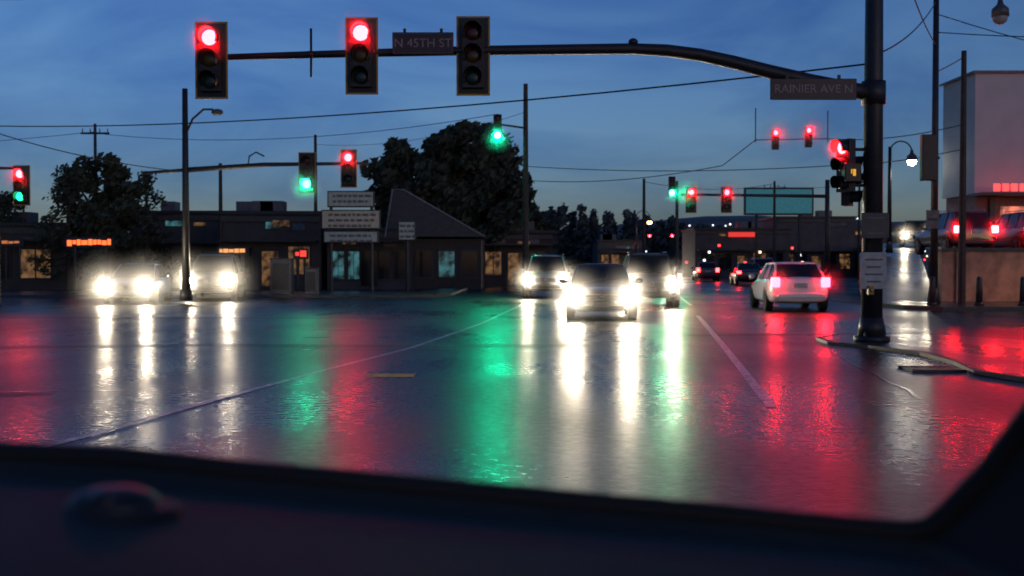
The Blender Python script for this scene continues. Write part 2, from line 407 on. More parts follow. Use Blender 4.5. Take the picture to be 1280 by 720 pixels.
# far mast across on the main road
e = empty('traffic_signal_mast')
b = B(); b.tube([(17.2, 60, 0), (17.2, 60, 6)], [.16, .12], M_POLE); b.tube([(17.2, 60, 5.1), (9.2, 60, 5.2)], [.1, .06], M_POLE); b.make('pole', e, smooth=True)
traffic_light((9.75, 59.8, 4.9), (0,), 1.08, halo=1.0); traffic_light((11.68, 59.8, 4.9), (0,), 1.08, halo=1.0)
# span-wire signals on right
e = empty('span_wire_frame')
b = B(); b.tube([(9.95, 45, 6.5), (12.95, 45, 6.55)], .025, M_GALV, 6); b.tube([(9.95, 45, 6.4), (9.95, 45, 7.8)], .025, M_GALV, 6); b.tube([(12.9, 45, 6.4), (12.9, 45, 7.7)], .025, M_GALV, 6)
b.tube([(9.95, 45, 6.5), (9.2, 45.2, 5.9), (8.7, 45.5, 5.5)], .02, M_GALV, 6); b.make('frame', e)
traffic_light((10.75, 44.9, 6.5), (0,), .75, plate=False, halo=1.4); traffic_light((12.1, 44.9, 6.6), (0,), .75, plate=False, halo=1.4)
# utility pole with the green signal beside it
b = B(); b.tube([(.68, 55, 0), (.68, 55, 10.4)], [.17, .11], M_WOOD, 12); b.tube([(.68, 55, 8.2), (-.72, 55, 8.4)], .05, M_POLE, 8); b.tube([(-.72, 55, 8.4), (-.72, 55, 8.15)], .03, M_POLE, 8)
b.make('utility_pole')
traffic_light((-.72, 54.85, 8.25), (2,), 1.15, plate=False, halo=.95, grn=E_GRNF)
b = B(); b.tube([(9.15, 61, 0), (9.15, 61, 6.0)], [.12, .08], M_POLE); b.make('signal_pole')
traffic_light((8.85, 60.8, 5.7), (2,), 1.0, plate=False, halo=.7, grn=E_GRNF)  # green head added for the streak it throws on the wet road
# next junction down the road
e = empty('traffic_signal_mast')
b = B(); b.tube([(24, 132, 0), (24, 132, 5.6)], .15, M_POLE); b.tube([(24, 132, 4.9), (15.5, 132, 5.0)], .08, M_POLE); b.make('pole', e, smooth=True)
for x in (16.5, 19.2, 21.5): traffic_light((x, 131.8, 4.3), (0,), 1.0, plate=False, halo=0)

# other poles
def wood_pole(x, y, h, arms=True, r=.14):
    b = B(); b.tube([(x, y, 0), (x, y, h)], [r, r*.65], M_WOOD, 10)
    if arms:
        b.box((x, y, h-.6), (1.8, .1, .12), M_WOOD)
        for q in (-.8, -.3, .3, .8): b.tube([(x+q, y, h-.55), (x+q, y, h-.3)], .035, M_GALV, 6)
    b.make('utility_pole')
wood_pole(-26.5, 70, 10.3); wood_pole(-15.9, 60, 6.9, False); wood_pole(-12.5, 70, 9.6, False); wood_pole(9.0, 75, 7.2, False)
wood_pole(14.75, 36, 8.4, False, .13)
wood_pole(30, 95, 9); wood_pole(21, 88, 8, True)
def street_lamp(x, y, h, dx, lit=None, zb=0.0, watts=0, col=(1, .8, .55)):
    e = empty('street_lamp', (x, y, zb))
    b = B(); b.tube([(0, 0, 0.1), (0, 0, h)], [.13, .09], M_POLE, 12); b.tube([(0, 0, .1), (0, 0, .7)], [.22, .15], M_POLE, 12); b.make('pole', e, smooth=True)
    s = 1 if dx > 0 else -1
    b = B(); pts = [(0, 0, h-1.3)]
    for i in range(9):
        a = R(180-180*i/8*0.95); pts.append((dx/2+dx/2*math.cos(a)*1.0, 0, h-.3+ (dx*s/2)*math.sin(a)))
    b.tube(pts, .04, M_POLE, 8); b.make('arm', e, smooth=True)
    b = B(); x1, z1 = pts[-1][0], pts[-1][2]
    b.tube([(x1, 0, z1+.05), (x1, 0, z1-.15), (x1, 0, z1-.3), (x1, 0, z1-.55)], [.06, .1, .26, .28], M_GALV, 16)
    b.ell((x1, 0, z1-.6), (.24, .24, .22), lit or pmat('lamp_glass', (.3, .3, .3), .2), 14, 6)
    b.make('lantern', e, smooth=True)
    if watts:
        ld = bpy.data.lights.new('lamp_light', 'SPOT'); ld.energy = watts; ld.spot_size = R(120); ld.spot_blend = .5; ld.color = col; ld.shadow_soft_size = .2
        lo = bpy.data.objects.new('lamp_light', ld); scene.collection.objects.link(lo); lo.parent = e; lo.location = (x1, 0, z1-.9)
street_lamp(13.83, 36, 10.2, 2.1)
street_lamp(20.6, 60, 5.9, 1.2, lit=E_LAMPW, zb=1.9)
street_lamp(21.0, 34.2, 6.0, -1.8, lit=E_SOD, zb=.13, watts=560, col=(1, .48, .22))
street_lamp(24, 150, 7, -1.6, lit=E_LAMPW); street_lamp(13, 115, 6.5, 1.4, lit=E_SOD)
b = B(); b.box((13.55, 35.8, 4.9), (.5, .25, 1.5), M_BLACK); b.box((13.83, 35.85, 4.9), (.2, .1, .1), M_POLE); b.make('traffic_light_back', bevel=.03)
b = B(); b.box((13.7, 35.8, 2.9), (.42, .02, .6), M_GALV); b.box((13.7, 35.785, 2.9), (.3, .006, .08), M_BLACK); b.make('traffic_sign')
for (x, y) in ((13.4, 35.0), (14.9, 35.0), (16.3, 35.0)):
    b = B(); b.tube([(x, y, .12), (x, y, 1.0), (x, y, 1.05)], [.11, .09, .04], M_POLE, 12); b.tube([(x, y, .12), (x, y, .22)], .15, M_POLE, 12); b.make('bollard', smooth=True)

# wires
def wire(p, q, sag, r=.018):
    b = B(); p = Vector(p); q = Vector(q); pts = []
    for i in range(17):
        t = i/16; v = p.lerp(q, t); v.z -= sag*4*t*(1-t); pts.append(v)
    b.tube(pts, r, M_BLACK, 5, False).make('power_line')
wire((-17.9, 38, 6.2), (6.5, 20, 5.1), .35)
wire((-17.9, 38, 6.0), (-11.87, 40, 4.8), .2)
wire((-17.9, 38, 11.6), (-60, 60, 11), .6)
wire((6.56, 20, 5.25), (13.83, 36, 10.0), .25); wire((6.56, 20, 8.6), (13.83, 36, 8.6), .4)
wire((13.83, 36, 9.6), (32, 42, 8.2), .6); wire((13.83, 36, 9.0), (34, 41, 10.8), .5); wire((14.75, 36, 8.2), (13.83, 36, 7.7), .02)
wire((.68, 55, 6.3), (13.9, 45, 5.5), .25); wire((13.9, 45, 5.5), (14.75, 36, 5.2), .1)
wire((-.7, 55, 8.9), (-26.5, 70, 9.7), .8, .018); wire((-26.5, 70, 9.8), (-70, 72, 9.4), 1)
wire((12.9, 45, 6.55), (14.75, 36, 6.0), .2); wire((9, 75, 7), (21, 88, 7.8), .5); wire((21, 88, 7.6), (30, 95, 8.6), .4); wire((8.7, 45.5, 5.5), (.68, 55, 5.6), .3)
wire((-12.5, 70, 9), (.68, 55, 9.0), .6, .012)

# ------------------------------------------------------------------ trees
def leafcloud(b, clumps, n, size, mat, rnd):
    vs = []; fs = []
    for (c, r) in clumps:
        for i in range(n):
            d = Vector((rnd.gauss(0, 1), rnd.gauss(0, 1), rnd.gauss(0, 1))).normalized() * (rnd.random()**0.45)
            p = Vector((c[0]+d.x*r[0], c[1]+d.y*r[1], c[2]+d.z*r[2]))
            a = Vector((rnd.gauss(0, 1), rnd.gauss(0, 1), rnd.gauss(0, 1))).normalized()
            u = a.orthogonal().normalized(); w = a.cross(u); s = size*rnd.uniform(.5, 1.2); o = len(vs)
            vs += [p-u*s, p-w*s*.5, p+u*s, p+w*s*.5]; fs.append((o, o+1, o+2, o+3))
    b.add(vs, fs, mat)
def broad_tree(x, y, h, rx, rz_, seed, nclump=46, n=170, size=.22, name='tree', flat=1.0):
    rnd = random.Random(seed); e = empty(name, (x, y, 0))
    b = B(); b.tube([(0, 0, 0), (.1, 0, h*.25), (-.05, 0, h*.5)], [.35, .27, .16], M_TRUNK, 10)
    for i in range(9):
        a = rnd.uniform(0, 6.28); l = rnd.uniform(.5, .8)*rx; z0 = h*rnd.uniform(.2, .45)
        b.tube([(0, 0, z0), (math.cos(a)*l*.5, math.sin(a)*l*.5, z0+rz_*.4), (math.cos(a)*l, math.sin(a)*l, z0+rz_*rnd.uniform(.5, 1.1))], [.14, .09, .03], M_TRUNK, 7)
    b.make('trunk_and_limbs', e, smooth=True)
    cl = []; cz = h-rz_
    for i in range(nclump):
        d = Vector((rnd.gauss(0, 1), rnd.gauss(0, 1), rnd.gauss(0, 1)*flat)).normalized()*rnd.uniform(.4, .84)
        r = rnd.uniform(.18, .32)*rx
        cl.append(((d.x*rx, d.y*rx, cz+d.z*rz_), (r, r, r*.75)))
    b = B(); leafcloud(b, cl, n, size, M_LEAF, rnd); b.make('crown', e)
def conifer(x, y, h, r, seed, name='pine_tree'):
    rnd = random.Random(seed); e = empty(name, (x, y, 0))
    b = B(); b.tube([(0, 0, 0), (0, 0, h*.95)], [.22, .04], M_TRUNK, 8); 
    cl = []; k = 16
    for i in range(k):
        t = i/k; z = h*(.15+.82*t); rr = r*(1-t)**.8
        for j in range(max(2, int(6*(1-t)))):
            a = rnd.uniform(0, 6.28); q = rr*rnd.uniform(.35, .95)
            b.tube([(0, 0, z), (math.cos(a)*q, math.sin(a)*q, z-.15)], [.05, .015], M_TRUNK, 5)
            cl.append(((math.cos(a)*q, math.sin(a)*q, z-.1), (.22*r+.1, .22*r+.1, .3)))
    b.make('trunk_and_limbs', e); b = B(); leafcloud(b, cl, 45, .16, M_LEAF, rnd); b.make('crown', e)
broad_tree(-6.3, 73, 10.9, 3.7, 5.0, 3, 66, 230, .34)
broad_tree(-2.3, 74, 11.6, 3.9, 5.7, 8, 70, 250, .34)
broad_tree(-4.3, 72, 11.3, 2.6, 4.0, 18, 34, 180, .3)
broad_tree(-22.4, 60, 7.9, 2.5, 3.2, 21, 44, 160, .24)
conifer(-23.4, 58, 7.0, 2.2, 31); conifer(-20.6, 62, 7.0, 1.9, 32); conifer(-27.5, 60, 5.6, 2.4, 33)
broad_tree(-30.5, 62, 6.0, 3.4, 2.6, 12, 30, 110, .22)
broad_tree(1.7, 84, 6.6, 2.0, 2.8, 55, 26, 110, .24)
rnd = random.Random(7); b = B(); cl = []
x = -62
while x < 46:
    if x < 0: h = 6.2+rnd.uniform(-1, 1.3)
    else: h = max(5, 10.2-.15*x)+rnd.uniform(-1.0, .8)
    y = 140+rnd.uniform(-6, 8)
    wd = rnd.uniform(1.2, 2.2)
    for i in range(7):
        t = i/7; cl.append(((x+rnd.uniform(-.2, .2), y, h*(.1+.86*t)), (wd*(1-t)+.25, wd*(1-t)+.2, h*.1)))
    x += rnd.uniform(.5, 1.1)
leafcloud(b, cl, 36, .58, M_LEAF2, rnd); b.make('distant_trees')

# hills
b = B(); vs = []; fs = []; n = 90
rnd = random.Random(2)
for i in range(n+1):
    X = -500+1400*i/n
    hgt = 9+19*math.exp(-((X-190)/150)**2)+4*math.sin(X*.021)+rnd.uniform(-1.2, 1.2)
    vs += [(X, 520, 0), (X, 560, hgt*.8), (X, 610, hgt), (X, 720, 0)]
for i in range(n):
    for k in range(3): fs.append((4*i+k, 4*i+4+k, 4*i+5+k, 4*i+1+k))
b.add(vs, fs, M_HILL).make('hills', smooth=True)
b = B(); rnd = random.Random(9)
EL = [emat('far_light_warm', (1, .7, .4), 3.5), emat('far_light_white', (.9, .95, 1), 2.5), emat('far_light_red', (1, .05, .05), 3.9)]
for i in range(150):
    X = rnd.uniform(60, 230); b.box((X, 515-rnd.uniform(0, 120), rnd.uniform(2, 18)), (.55, .3, .55), rnd.choice(EL))
for i in range(26):
    b.box((rnd.uniform(13, 30), rnd.uniform(96, 130), rnd.uniform(.9, 3.6)), (.2, .1, .2), rnd.choice(EL))
b.make('distant_city_lights')

# ------------------------------------------------------------------ buildings
def shop(name, x, y, w, d, h, wallc, rz=0.0, nwin=4, glow=None, litp=.5, seed=0, sign=None, z0=0.0):
    rnd = random.Random(seed); e = empty(name, (x, y, z0), rz)
    mw = pmat('wall_%s_%d' % (name, seed), wallc, .75, bump=.3, var=.2, scale=1.5)
    b = B(); b.box((0, d/2, h/2), (w, d, h), mw); b.make('walls', e)
    b = B(); b.box((0, d/2, h+.1), (w+.3, d+.3, .2), M_POLE); b.box((0, -.05, h-.25), (w*.98, .08, .3), pmat('fascia', (.05, .045, .045), .5))
    for k in range(2): b.box((rnd.uniform(-.35, .35)*w, d*.4, h+.2+.35), (rnd.uniform(.8, 1.6), 1.2, .7), M_GALV)
    b.make('roof', e, bevel=.02)
    wy = w/(nwin+.5)
    bw = B(); bf = B()
    for i in range(nwin):
        cx = -w/2+wy*(i+.75)
        if i == nwin//2:
            bf.box((cx, -.04, 1.1), (1.1, .06, 2.2), M_POLE); bw.box((cx, -.075, 1.15), (.9, .02, 1.9), glow if (glow and rnd.random() < litp) else M_GLASS); continue
        zz = min(1.6, h*.42)
        bf.box((cx, -.04, zz), (wy*.82, .06, 1.7), M_POLE)
        m = glow if (glow and rnd.random() < litp) else M_GLASS
        bw.box((cx-wy*.19, -.075, zz), (wy*.34, .02, 1.5), m); bw.box((cx+wy*.19, -.075, zz), (wy*.34, .02, 1.5), m)
    bf.make('window_frames', e); bw.make('windows', e)
    b = B(); b.box((0, -.5, min(2.65, h-.5)), (w*.96, .9, .1), M_POLE); b.make('awning', e)
    b = B(); sg = [E_WARM, E_TEAL, pmat('unlit_sign_a', (.12, .1, .1), .5), pmat('unlit_sign_b', (.05, .07, .1), .5)]
    for k in range(3):
        b.box((rnd.uniform(-.42, .42)*w, -.1-.02*k, rnd.uniform(h-.75, h-.45)), (rnd.uniform(.5, 1.3), .015, rnd.uniform(.2, .4)), rnd.choice(sg))
    b.make('wall_signs', e)
    if sign:
        b = B(); b.box((0, -.2, h-.45), (w*sign[1], .1, .45), sign[0]); b.make('shop_sign', e)
    return e
shop('store_building', -29.5, 58, 12, 9, 3.4, (.05, .045, .04), nwin=5, glow=E_WARM, litp=.2, seed=1)
shop('store_building', -19.0, 66, 8, 8, 4.4, (.05, .05, .055), nwin=3, seed=2, glow=E_WARM, litp=.3)
shop('store_building', -13.2, 60, 5.5, 8, 4.1, (.05, .045, .045), nwin=3, seed=3, glow=E_WARM, litp=.3)
shop('gas_station_shop', -7.8, 60, 4.6, 8, 3.2, (.05, .05, .055), nwin=5, seed=4, glow=E_TEAL, litp=.5)
shop('store_building', 0.2, 72, 5, 8, 3.4, (.045, .04, .04), nwin=3, seed=14, glow=E_WARM, litp=.4)
shop('store_building', 22, 105, 9, 8, 4.6, (.08, .07, .07), nwin=5, seed=5, glow=E_WARM, litp=.6, sign=(emat('sign_red', (1, .05, .04), .8), .3))
shop('store_building', 31, 112, 8, 8, 6.0, (.08, .07, .07), nwin=5, seed=6, glow=E_WARM, litp=.6)
shop('store_building', 40, 118, 8, 8, 5.2, (.08, .07, .07), nwin=4, seed=7, glow=E_TEAL, litp=.5)
shop('store_building', 12.0, 122, 5, 8, 3.8, (.07, .065, .07), nwin=4, seed=8, glow=E_WARM, litp=.6)
# steep-roof diner
e = empty('a_frame_store', (-4.2, 60.5, 0))
mw = pmat('diner_wall', (.035, .03, .028), .7, bump=.2)
b = B(); b.box((0, 4, 1.4), (5.0, 8, 2.8), mw); b.make('walls', e)
b = B()
mr = pmat('grey_shingle', (.035, .038, .045), .5, bump=.5, bscale=12)
b.add([(-2.7, -.6, 2.9), (-2.3, -.6, 5.4), (-1.7, -.6, 5.4), (2.7, -.6, 2.9), (-2.7, 8.6, 2.9), (-2.3, 8.6, 5.4), (-1.7, 8.6, 5.4), (2.7, 8.6, 2.9)],
      [(0, 4, 5, 1), (1, 5, 6, 2), (2, 6, 7, 3), (4, 7, 6, 5), (0, 3, 7, 4), (0, 1, 2, 3)], mr)
b.make('roof', e)
b = B(); mt = pmat('pale_trim', (.2, .21, .22), .5)
b.tube([(-2.72, -.65, 2.9), (-2.3, -.65, 5.45), (-1.7, -.65, 5.45), (2.72, -.65, 2.9)], .05, mt, 6); b.make('roof_trim', e)
b = B()
for i in range(4): b.box((-1.9+i*1.25, -.03, 1.4), (1.0, .05, 1.6), M_POLE)
b.make('window_frames', e)
b = B()
for i in range(4): b.box((-1.9+i*1.25, -.07, 1.4), (.85, .03, 1.4), (M_GLASS, M_GLASS, E_TEAL, M_GLASS)[i])
b.make('windows', e)
# pale building upper right
e = empty('commercial_building', (31.2, 54, 1.85))
mwb = pmat('pale_render', (.4, .5, .5), .7, var=.08, scale=.8, bump=.1)
mlow = pmat('storefront_pink', (.2, .1, .09), .6)
b = B(); b.box((0, 2.0, 5.95), (17, 4, 5.9), mwb); b.box((0, 2.0, 8.96), (17.3, 4.3, .12), M_GALV); b.make('upper_walls', e)
b = B(); b.box((0, 2.1, 1.5), (16.6, 3.8, 3.0), mlow); b.make('lower_walls', e)
b = B(); b.box((0, -.3, 2.95), (17.2, 1.6, .14), M_POLE)
for i in range(6): b.box((-7.6+i*2.9, .1, 1.4), (.25, .2, 2.8), M_POLE)
b.make('canopy_and_columns', e)
b = B(); EP = glowwin('pink_window', (1, .2, .12), .9)
for i in range(5): b.box((-6.1+i*2.9, .18, 1.5), (2.1, .03, 1.8), EP if i % 2 == 0 else M_GLASS)
b.make('windows', e)
b = B(); ER = emat('red_shop_sign', (1, .03, .03), 3.9)
for i in range(6): b.box((-7.9+i*.42, -1.14, 3.25), (.3, .05, .34), ER)
b.make('red_shop_sign', e)

# roadside signs on the left
def pylon(name, x, y, panels, legs, legh):
    e = empty(name, (x, y, 0)); b = B()
    for lx in legs: b.tube([(lx, .1, 0), (lx, .1, legh)], .08, M_POLE, 8)
    b.make('posts', e)
    rnd = random.Random(int(y*3))
    for (cz, w, h, m) in panels:
        b = B(); b.box((0, 0, cz), (w, .25, h), M_POLE); b.make('cabinet', e, bevel=.02)
        b = B(); b.box((0, -.14, cz), (w-.12, .02, h-.12), m)
        for k in range(int(h/.3)):
            cx = -w*.38
            while cx < w*.34:
                ww = rnd.uniform(.1, .32); b.box((cx+ww/2, -.156, cz+h/2-.25-k*.27), (ww, .006, .12), pmat('sign_print', (.09, .08, .09), .5)); cx += ww+.07
        b.make('face', e)
m1 = pmat('sign_panel_lit', (.18, .18, .18), .5, emit=(.45, .6, .65), es=.05)
m2 = pmat('sign_panel_lit2', (.18, .16, .14), .5, emit=(.6, .6, .55), es=.06)
pylon('store_sign', -7.9, 54, [(4.6, 2.3, .8, m1), (3.6, 2.9, .95, m2), (2.75, 2.7, .6, m1)], (-1.0, 1.0), 4.8)
pylon('store_sign', -5.35, 56, [(3.1, .9, 1.0, m1)], (0,), 3.4)
def bar_sign(x, y, z, w, h, m):
    e = empty('lit_shop_sign', (x, y, 0)); b = B(); b.box((0, .1, z), (w+.2, .2, h+.2), M_POLE); b.tube([(-w*.35, .1, 0), (-w*.35, .1, z)], .06, M_POLE); b.tube([(w*.35, .1, 0), (w*.35, .1, z)], .06, M_POLE); b.make('cabinet', e)
    b = B(); rnd = random.Random(int(x*7)); cx = -w/2
    while cx < w/2-.1:
        ww = rnd.uniform(.12, .3); b.box((cx+ww/2, -.015, z+rnd.uniform(-.03, .03)), (ww, .03, h*rnd.uniform(.6, 1)), m); cx += ww+.05
    b.make('lit_letters', e)
bar_sign(-20.2, 52.5, 2.45, 2.1, .3, E_ORANGE)
bar_sign(-14.6, 57.5, 2.1, 1.4, .26, emat('amber_sign', (1, .4, .12), 1.2))
bar_sign(-25.5, 56.0, 2.5, 1.0, .16, emat('dull_sign', (1, .3, .1), .5))
bar_sign(-10.2, 53.0, 1.9, .5, .3, emat('red_neon', (1, .06, .04), 1.2))
# teal billboard
e = empty('billboard', (22.3, 92, 0)); b = B()
for q in (-1.8, 1.8): b.tube([(q, .2, 0), (q, .2, 6.2)], .12, M_POLE)
b.make('posts', e); b = B(); b.box((0, 0, 6.6), (5.8, .3, 2.3), M_POLE); b.make('frame', e)
b = B(); b.box((0, -.17, 6.6), (5.5, .03, 2.0), pmat('teal_face', (.05, .2, .22), .5, emit=(.06, .3, .36), es=.25)); b.make('face', e)
# bins / cabinets on left kerb
for (x, y, w, h) in ((-13.3, 47.5, .7, 1.3), (-9.9, 47.3, .9, 1.5), (-8.6, 47.2, .5, 1.1)):
    b = B(); b.box((x, y, .13+h/2), (w, .6, h), M_GALV); b.box((x, y, .15+h), (w+.06, .66, .05), M_POLE); b.box((x, y-.31, .13+h*.5), (w*.8, .02, h*.75), M_POLE); b.make('utility_cabinet', bevel=.015)

# ------------------------------------------------------------------ vehicles
def loft(b, st, mat, close=True):
    vs = []; fs = []; n = None
    for s in st:
        ring = s + [(-p[0], p[1], p[2]) for p in reversed(s[1:-1])]
        n = len(ring); vs += ring
    for i in range(len(st)-1):
        for j in range(n):
            fs.append((i*n+j, (i+1)*n+j, (i+1)*n+(j+1) % n, i*n+(j+1) % n))
    if close: fs.append(tuple(range(n))); fs.append(tuple(reversed(range((len(st)-1)*n, len(st)*n))))
    b.add(vs, fs, mat)
def car(name, loc, rz, paint, kind='sedan', head=False, tail=None, halo=1.0, plates=True):
    e = empty(name, loc, rz)
    if kind == 'sedan': W, H, ws, rf, rr, rb, L, zt, wr = .91, 1.45, -.95, -.15, .95, 1.75, 2.35, .0, .33
    elif kind == 'hatch': W, H, ws, rf, rr, rb, L, zt, wr = .93, 1.5, -.95, -.2, 1.5, 2.15, 2.25, .04, .34
    else: W, H, ws, rf, rr, rb, L, zt, wr = .97, 1.8, -1.05, -.45, 1.75, 2.25, 2.4, .17, .38
    S = [(-L, .66, .34, .62), (-L+.06, .8, .27, .7), (-L+.3, .965, .23, .78), (-L+1.0, 1., .22, .88), (ws, 1., .21, .95), (0, 1., .21, .97), (1.4, 1., .21, 1.0), (L-.35, .98, .23, 1.0), (L-.06, .88, .28, .96), (L, .74, .36, .84)]
    st = []
    for (y, w, zb, z) in S:
        w *= W; z += zt; zb += zt*.4
        st.append([(0, y, zb), (w*.85, y, zb), (w*.98, y, zb+.12), (w, y, zb+(z-zb)*.5), (w*.985, y, zb+(z-zb)*.8), (w*.9, y, z-.01), (w*.55, y, z+.035), (0, y, z+.05)])
    b = B(); loft(b, st, paint); b.make('body', e, smooth=True, sub=2)
    zb = .94+zt
    gw, gt = W*.9, W*.7
    base = [(-gw*.93, ws), (gw*.93, ws), (gw, ws+.5), (gw, rb-.35), (gw*.9, rb), (-gw*.9, rb), (-gw, rb-.35), (-gw, ws+.5)]
    top = [(-gt*.94, rf), (gt*.94, rf), (gt, rf+.25), (gt, rr-.2), (gt*.93, rr), (-gt*.93, rr), (-gt, rr-.2), (-gt, rf+.25)]
    b = B(); vs = [(p[0], p[1], zb) for p in base]+[(p[0], p[1], H-.05) for p in top]
    b.add(vs, [(i, (i+1) % 8, 8+(i+1) % 8, 8+i) for i in range(8)]+[tuple(range(8, 16))], M_GLASS); b.make('windows', e)
    b = B(); vs = [(p[0]*1.03, p[1]*1.01, H-.07) for p in top]+[(p[0]*.97, p[1]*.97+.01, H-.01) for p in top]+[(p[0]*.6, p[1]*.7+.1, H+.015) for p in top]
    b.add(vs, [(i, (i+1) % 8, 8+(i+1) % 8, 8+i) for i in range(8)]+[(8+i, 8+(i+1) % 8, 16+(i+1) % 8, 16+i) for i in range(8)]+[tuple(range(16, 24)), tuple(reversed(range(8)))], paint)
    b.make('roof', e, smooth=True)
    b = B()
    for i in (0, 1, 4, 5):
        b.tube([(base[i][0]*1.01, base[i][1], zb-.02), (top[i][0]*1.02, top[i][1], H-.05)], .035, paint, 6)
    for sx in (-1, 1):
        for yy in (.35, ) + ((1.25,) if kind != 'sedan' else ()):
            b.tube([(sx*gw*1.0, yy, zb-.02), (sx*gt*1.01, yy, H-.06)], .032, M_BLACK, 6)
    b.make('pillars', e, smooth=True)
    for i, (sx, sy) in enumerate(((-1, -1), (1, -1), (-1, 1), (1, 1))):
        cx = sx*(W-.1); cy = sy*(L-.88)
        b = B(); b.tube([(cx-.11*sx, cy, wr), (cx+.08*sx, cy, wr), (cx+.11*sx, cy, wr)], [wr, wr, wr*.93], M_RUB, 24)
        b.tube([(cx+.105*sx, cy, wr), (cx+.122*sx, cy, wr)], wr*.66, M_CHROME, 18)
        b.tube([(cx+.12*sx, cy, wr), (cx+.13*sx, cy, wr)], wr*.2, M_BLACK, 10)
        b.make('wheel', e, smooth=False)
        b = B(); vs = []; fs = []
        for j in range(15):
            a = math.pi*j/14
            for rr_ in (wr*1.02, wr*1.16): vs.append((sx*(W*1.0+.006), cy+rr_*math.cos(a), wr+rr_*math.sin(a)))
        for j in range(14): fs.append((2*j, 2*j+1, 2*j+3, 2*j+2))
        b.add(vs, fs, M_BLACK); b.make('wheel_arch', e)
    fz = .62+zt
    b = B(); b.box((0, -L-.0, fz-.02), (W*.95, .1, .17), M_BLACK); b.box((0, -L-.02, fz-.28), (W*1.25, .1, .14), M_BLACK)
    b.box((0, -L-.015, .3+zt*.4), (W*1.4, .12, .06), M_BLACK); b.make('grille', e, bevel=.02)
    b = B()
    for k in range(3): b.box((0, -L-.055, fz-.08+k*.06), (W*.9, .02, .012), M_CHROME)
    b.ell((0, -L-.06, fz+.0), (.07, .02, .05), M_CHROME); b.make('grille_bars', e)
    b = B(); b.box((0, -L-.08, fz-.2), (.36, .015, .12), M_GALV); b.make('licence_plate', e)
    for sx in (-1, 1):
        b = B(); b.ell((sx*W*.72, -L+.1, fz+.02), (.2, .14, .085), M_CHROME, 16, 8); b.make('headlight_housing', e, smooth=True)
        b = B(); b.ell((sx*W*.76, -L-.03, fz+.02), (.13, .05, .09), E_HEAD if head else M_CHROME, 12, 6); b.make('headlight', e, smooth=True)
        b = B(); b.ell((sx*W*.74, -L+.0, fz-.27), (.05, .06, .035), M_CHROME, 10, 6); b.make('fog_lamp', e, smooth=True)
        b = B(); b.ell((sx*(W+.12), ws+.45, zb+.06), (.11, .06, .075), paint, 12, 8); b.box((sx*(W+.0), ws+.45, zb+.02), (.14, .04, .04), M_BLACK); b.make('wing_mirror', e, smooth=True)
        tm = tail or pmat('tail_glass', (.12, .01, .01), .15)
        b = B(); b.box((sx*W*.8, L-.02, .86+zt), (.26, .12, .17 if kind == 'sedan' else .3), tm); b.make('tail_light', e, bevel=.03)
        if head and halo: halo_volume((sx*W*.76, -L-.25, fz+.02), 1.0*halo, e)
        if tail in (E_TAIL, E_TAILX): halo_volume((sx*W*.8, L+.2, .86+zt), .7, e)
    b = B(); b.box((0, L+.0, .5), (W*1.5, .14, .16), M_BLACK if kind != 'hatch' else paint); b.make('rear_bumper', e, bevel=.04)
    b = B(); b.box((0, L+.01, .76+zt), (.4, .04, .15), M_SIGNW); b.make('rear_licence_plate', e)
    if kind == 'suv':
        b = B()
        for sx in (-1, 1): b.tube([(sx*gt*.95, rf+.2, H+.05), (sx*gt*.95, rr-.1, H+.05)], .02, M_CHROME, 6)
        b.make('roof_rails', e)
    b = B(); b.tube([(.1, ws-.05, zb+.03), (.6, ws+.08, zb+.1)], .012, M_BLACK, 5); b.tube([(-.5, ws-.05, zb+.03), (.1, ws+.08, zb+.1)], .012, M_BLACK, 5); b.make('wipers', e)
    return e
P_BLK = pmat('paint_black', (.012, .013, .016), .25, coat=1, var=.1)
P_DK = pmat('paint_dark_grey', (.03, .032, .036), .3, coat=1, var=.1)
P_SIL = pmat('paint_silver', (.2, .21, .22), .3, metal=.6, coat=1, var=.06)
P_WHT = pmat('paint_white', (.72, .7, .7), .3, coat=1, var=.04)
P_BLU = pmat('paint_blue', (.03, .05, .09), .3, coat=1, var=.1)
rd = -R(4)
car('car', (2.45, 30.3, 0), rd, P_BLK, 'sedan', head=True)
car('car', (4.75, 38.5, 0), rd, P_DK, 'suv', head=True)
car('suv', (1.55, 47.5, 0), rd, P_SIL, 'suv', head=True)
car('car', (-14.0, 41.2, 0), R(8), P_BLU, 'sedan', head=True, halo=1.5)
car('suv', (-12.0, 44.6, 0), R(8), P_DK, 'suv', head=True, halo=1.5)
car('car', (8.85, 35.3, 0), R(180-4), P_WHT, 'hatch', tail=E_TAIL)
car('car', (15.5, 88, 0), R(175), P_DK, 'hatch', tail=E_TAILD)
car('car', (17.5, 100, 0), R(175), P_BLK, 'sedan', tail=E_TAILD)
car('car', (19.0, 84, 0), R(175), P_SIL, 'suv', tail=E_TAILD)
car('car', (21.6, 96, 0), R(175), P_DK, 'sedan', tail=E_TAILD)
car('car', (15.4, 72, 0), R(174), P_BLK, 'sedan', tail=E_TAILD)
car('car', (11.6, 90, 0), R(-6), P_BLK, 'sedan', head=True, halo=0)
car('car', (14.2, 118, 0), R(-6), P_BLK, 'sedan', head=True, halo=0)
car('car', (27.2, 74, 2.5), R(-18), P_DK, 'suv', head=True)
car('car', (19.1, 47.6, 1.83), R(180), P_BLK, 'suv', tail=E_TAILX)
car('car', (22.1, 47.6, 1.83), R(180), P_DK, 'suv', tail=E_TAILX)

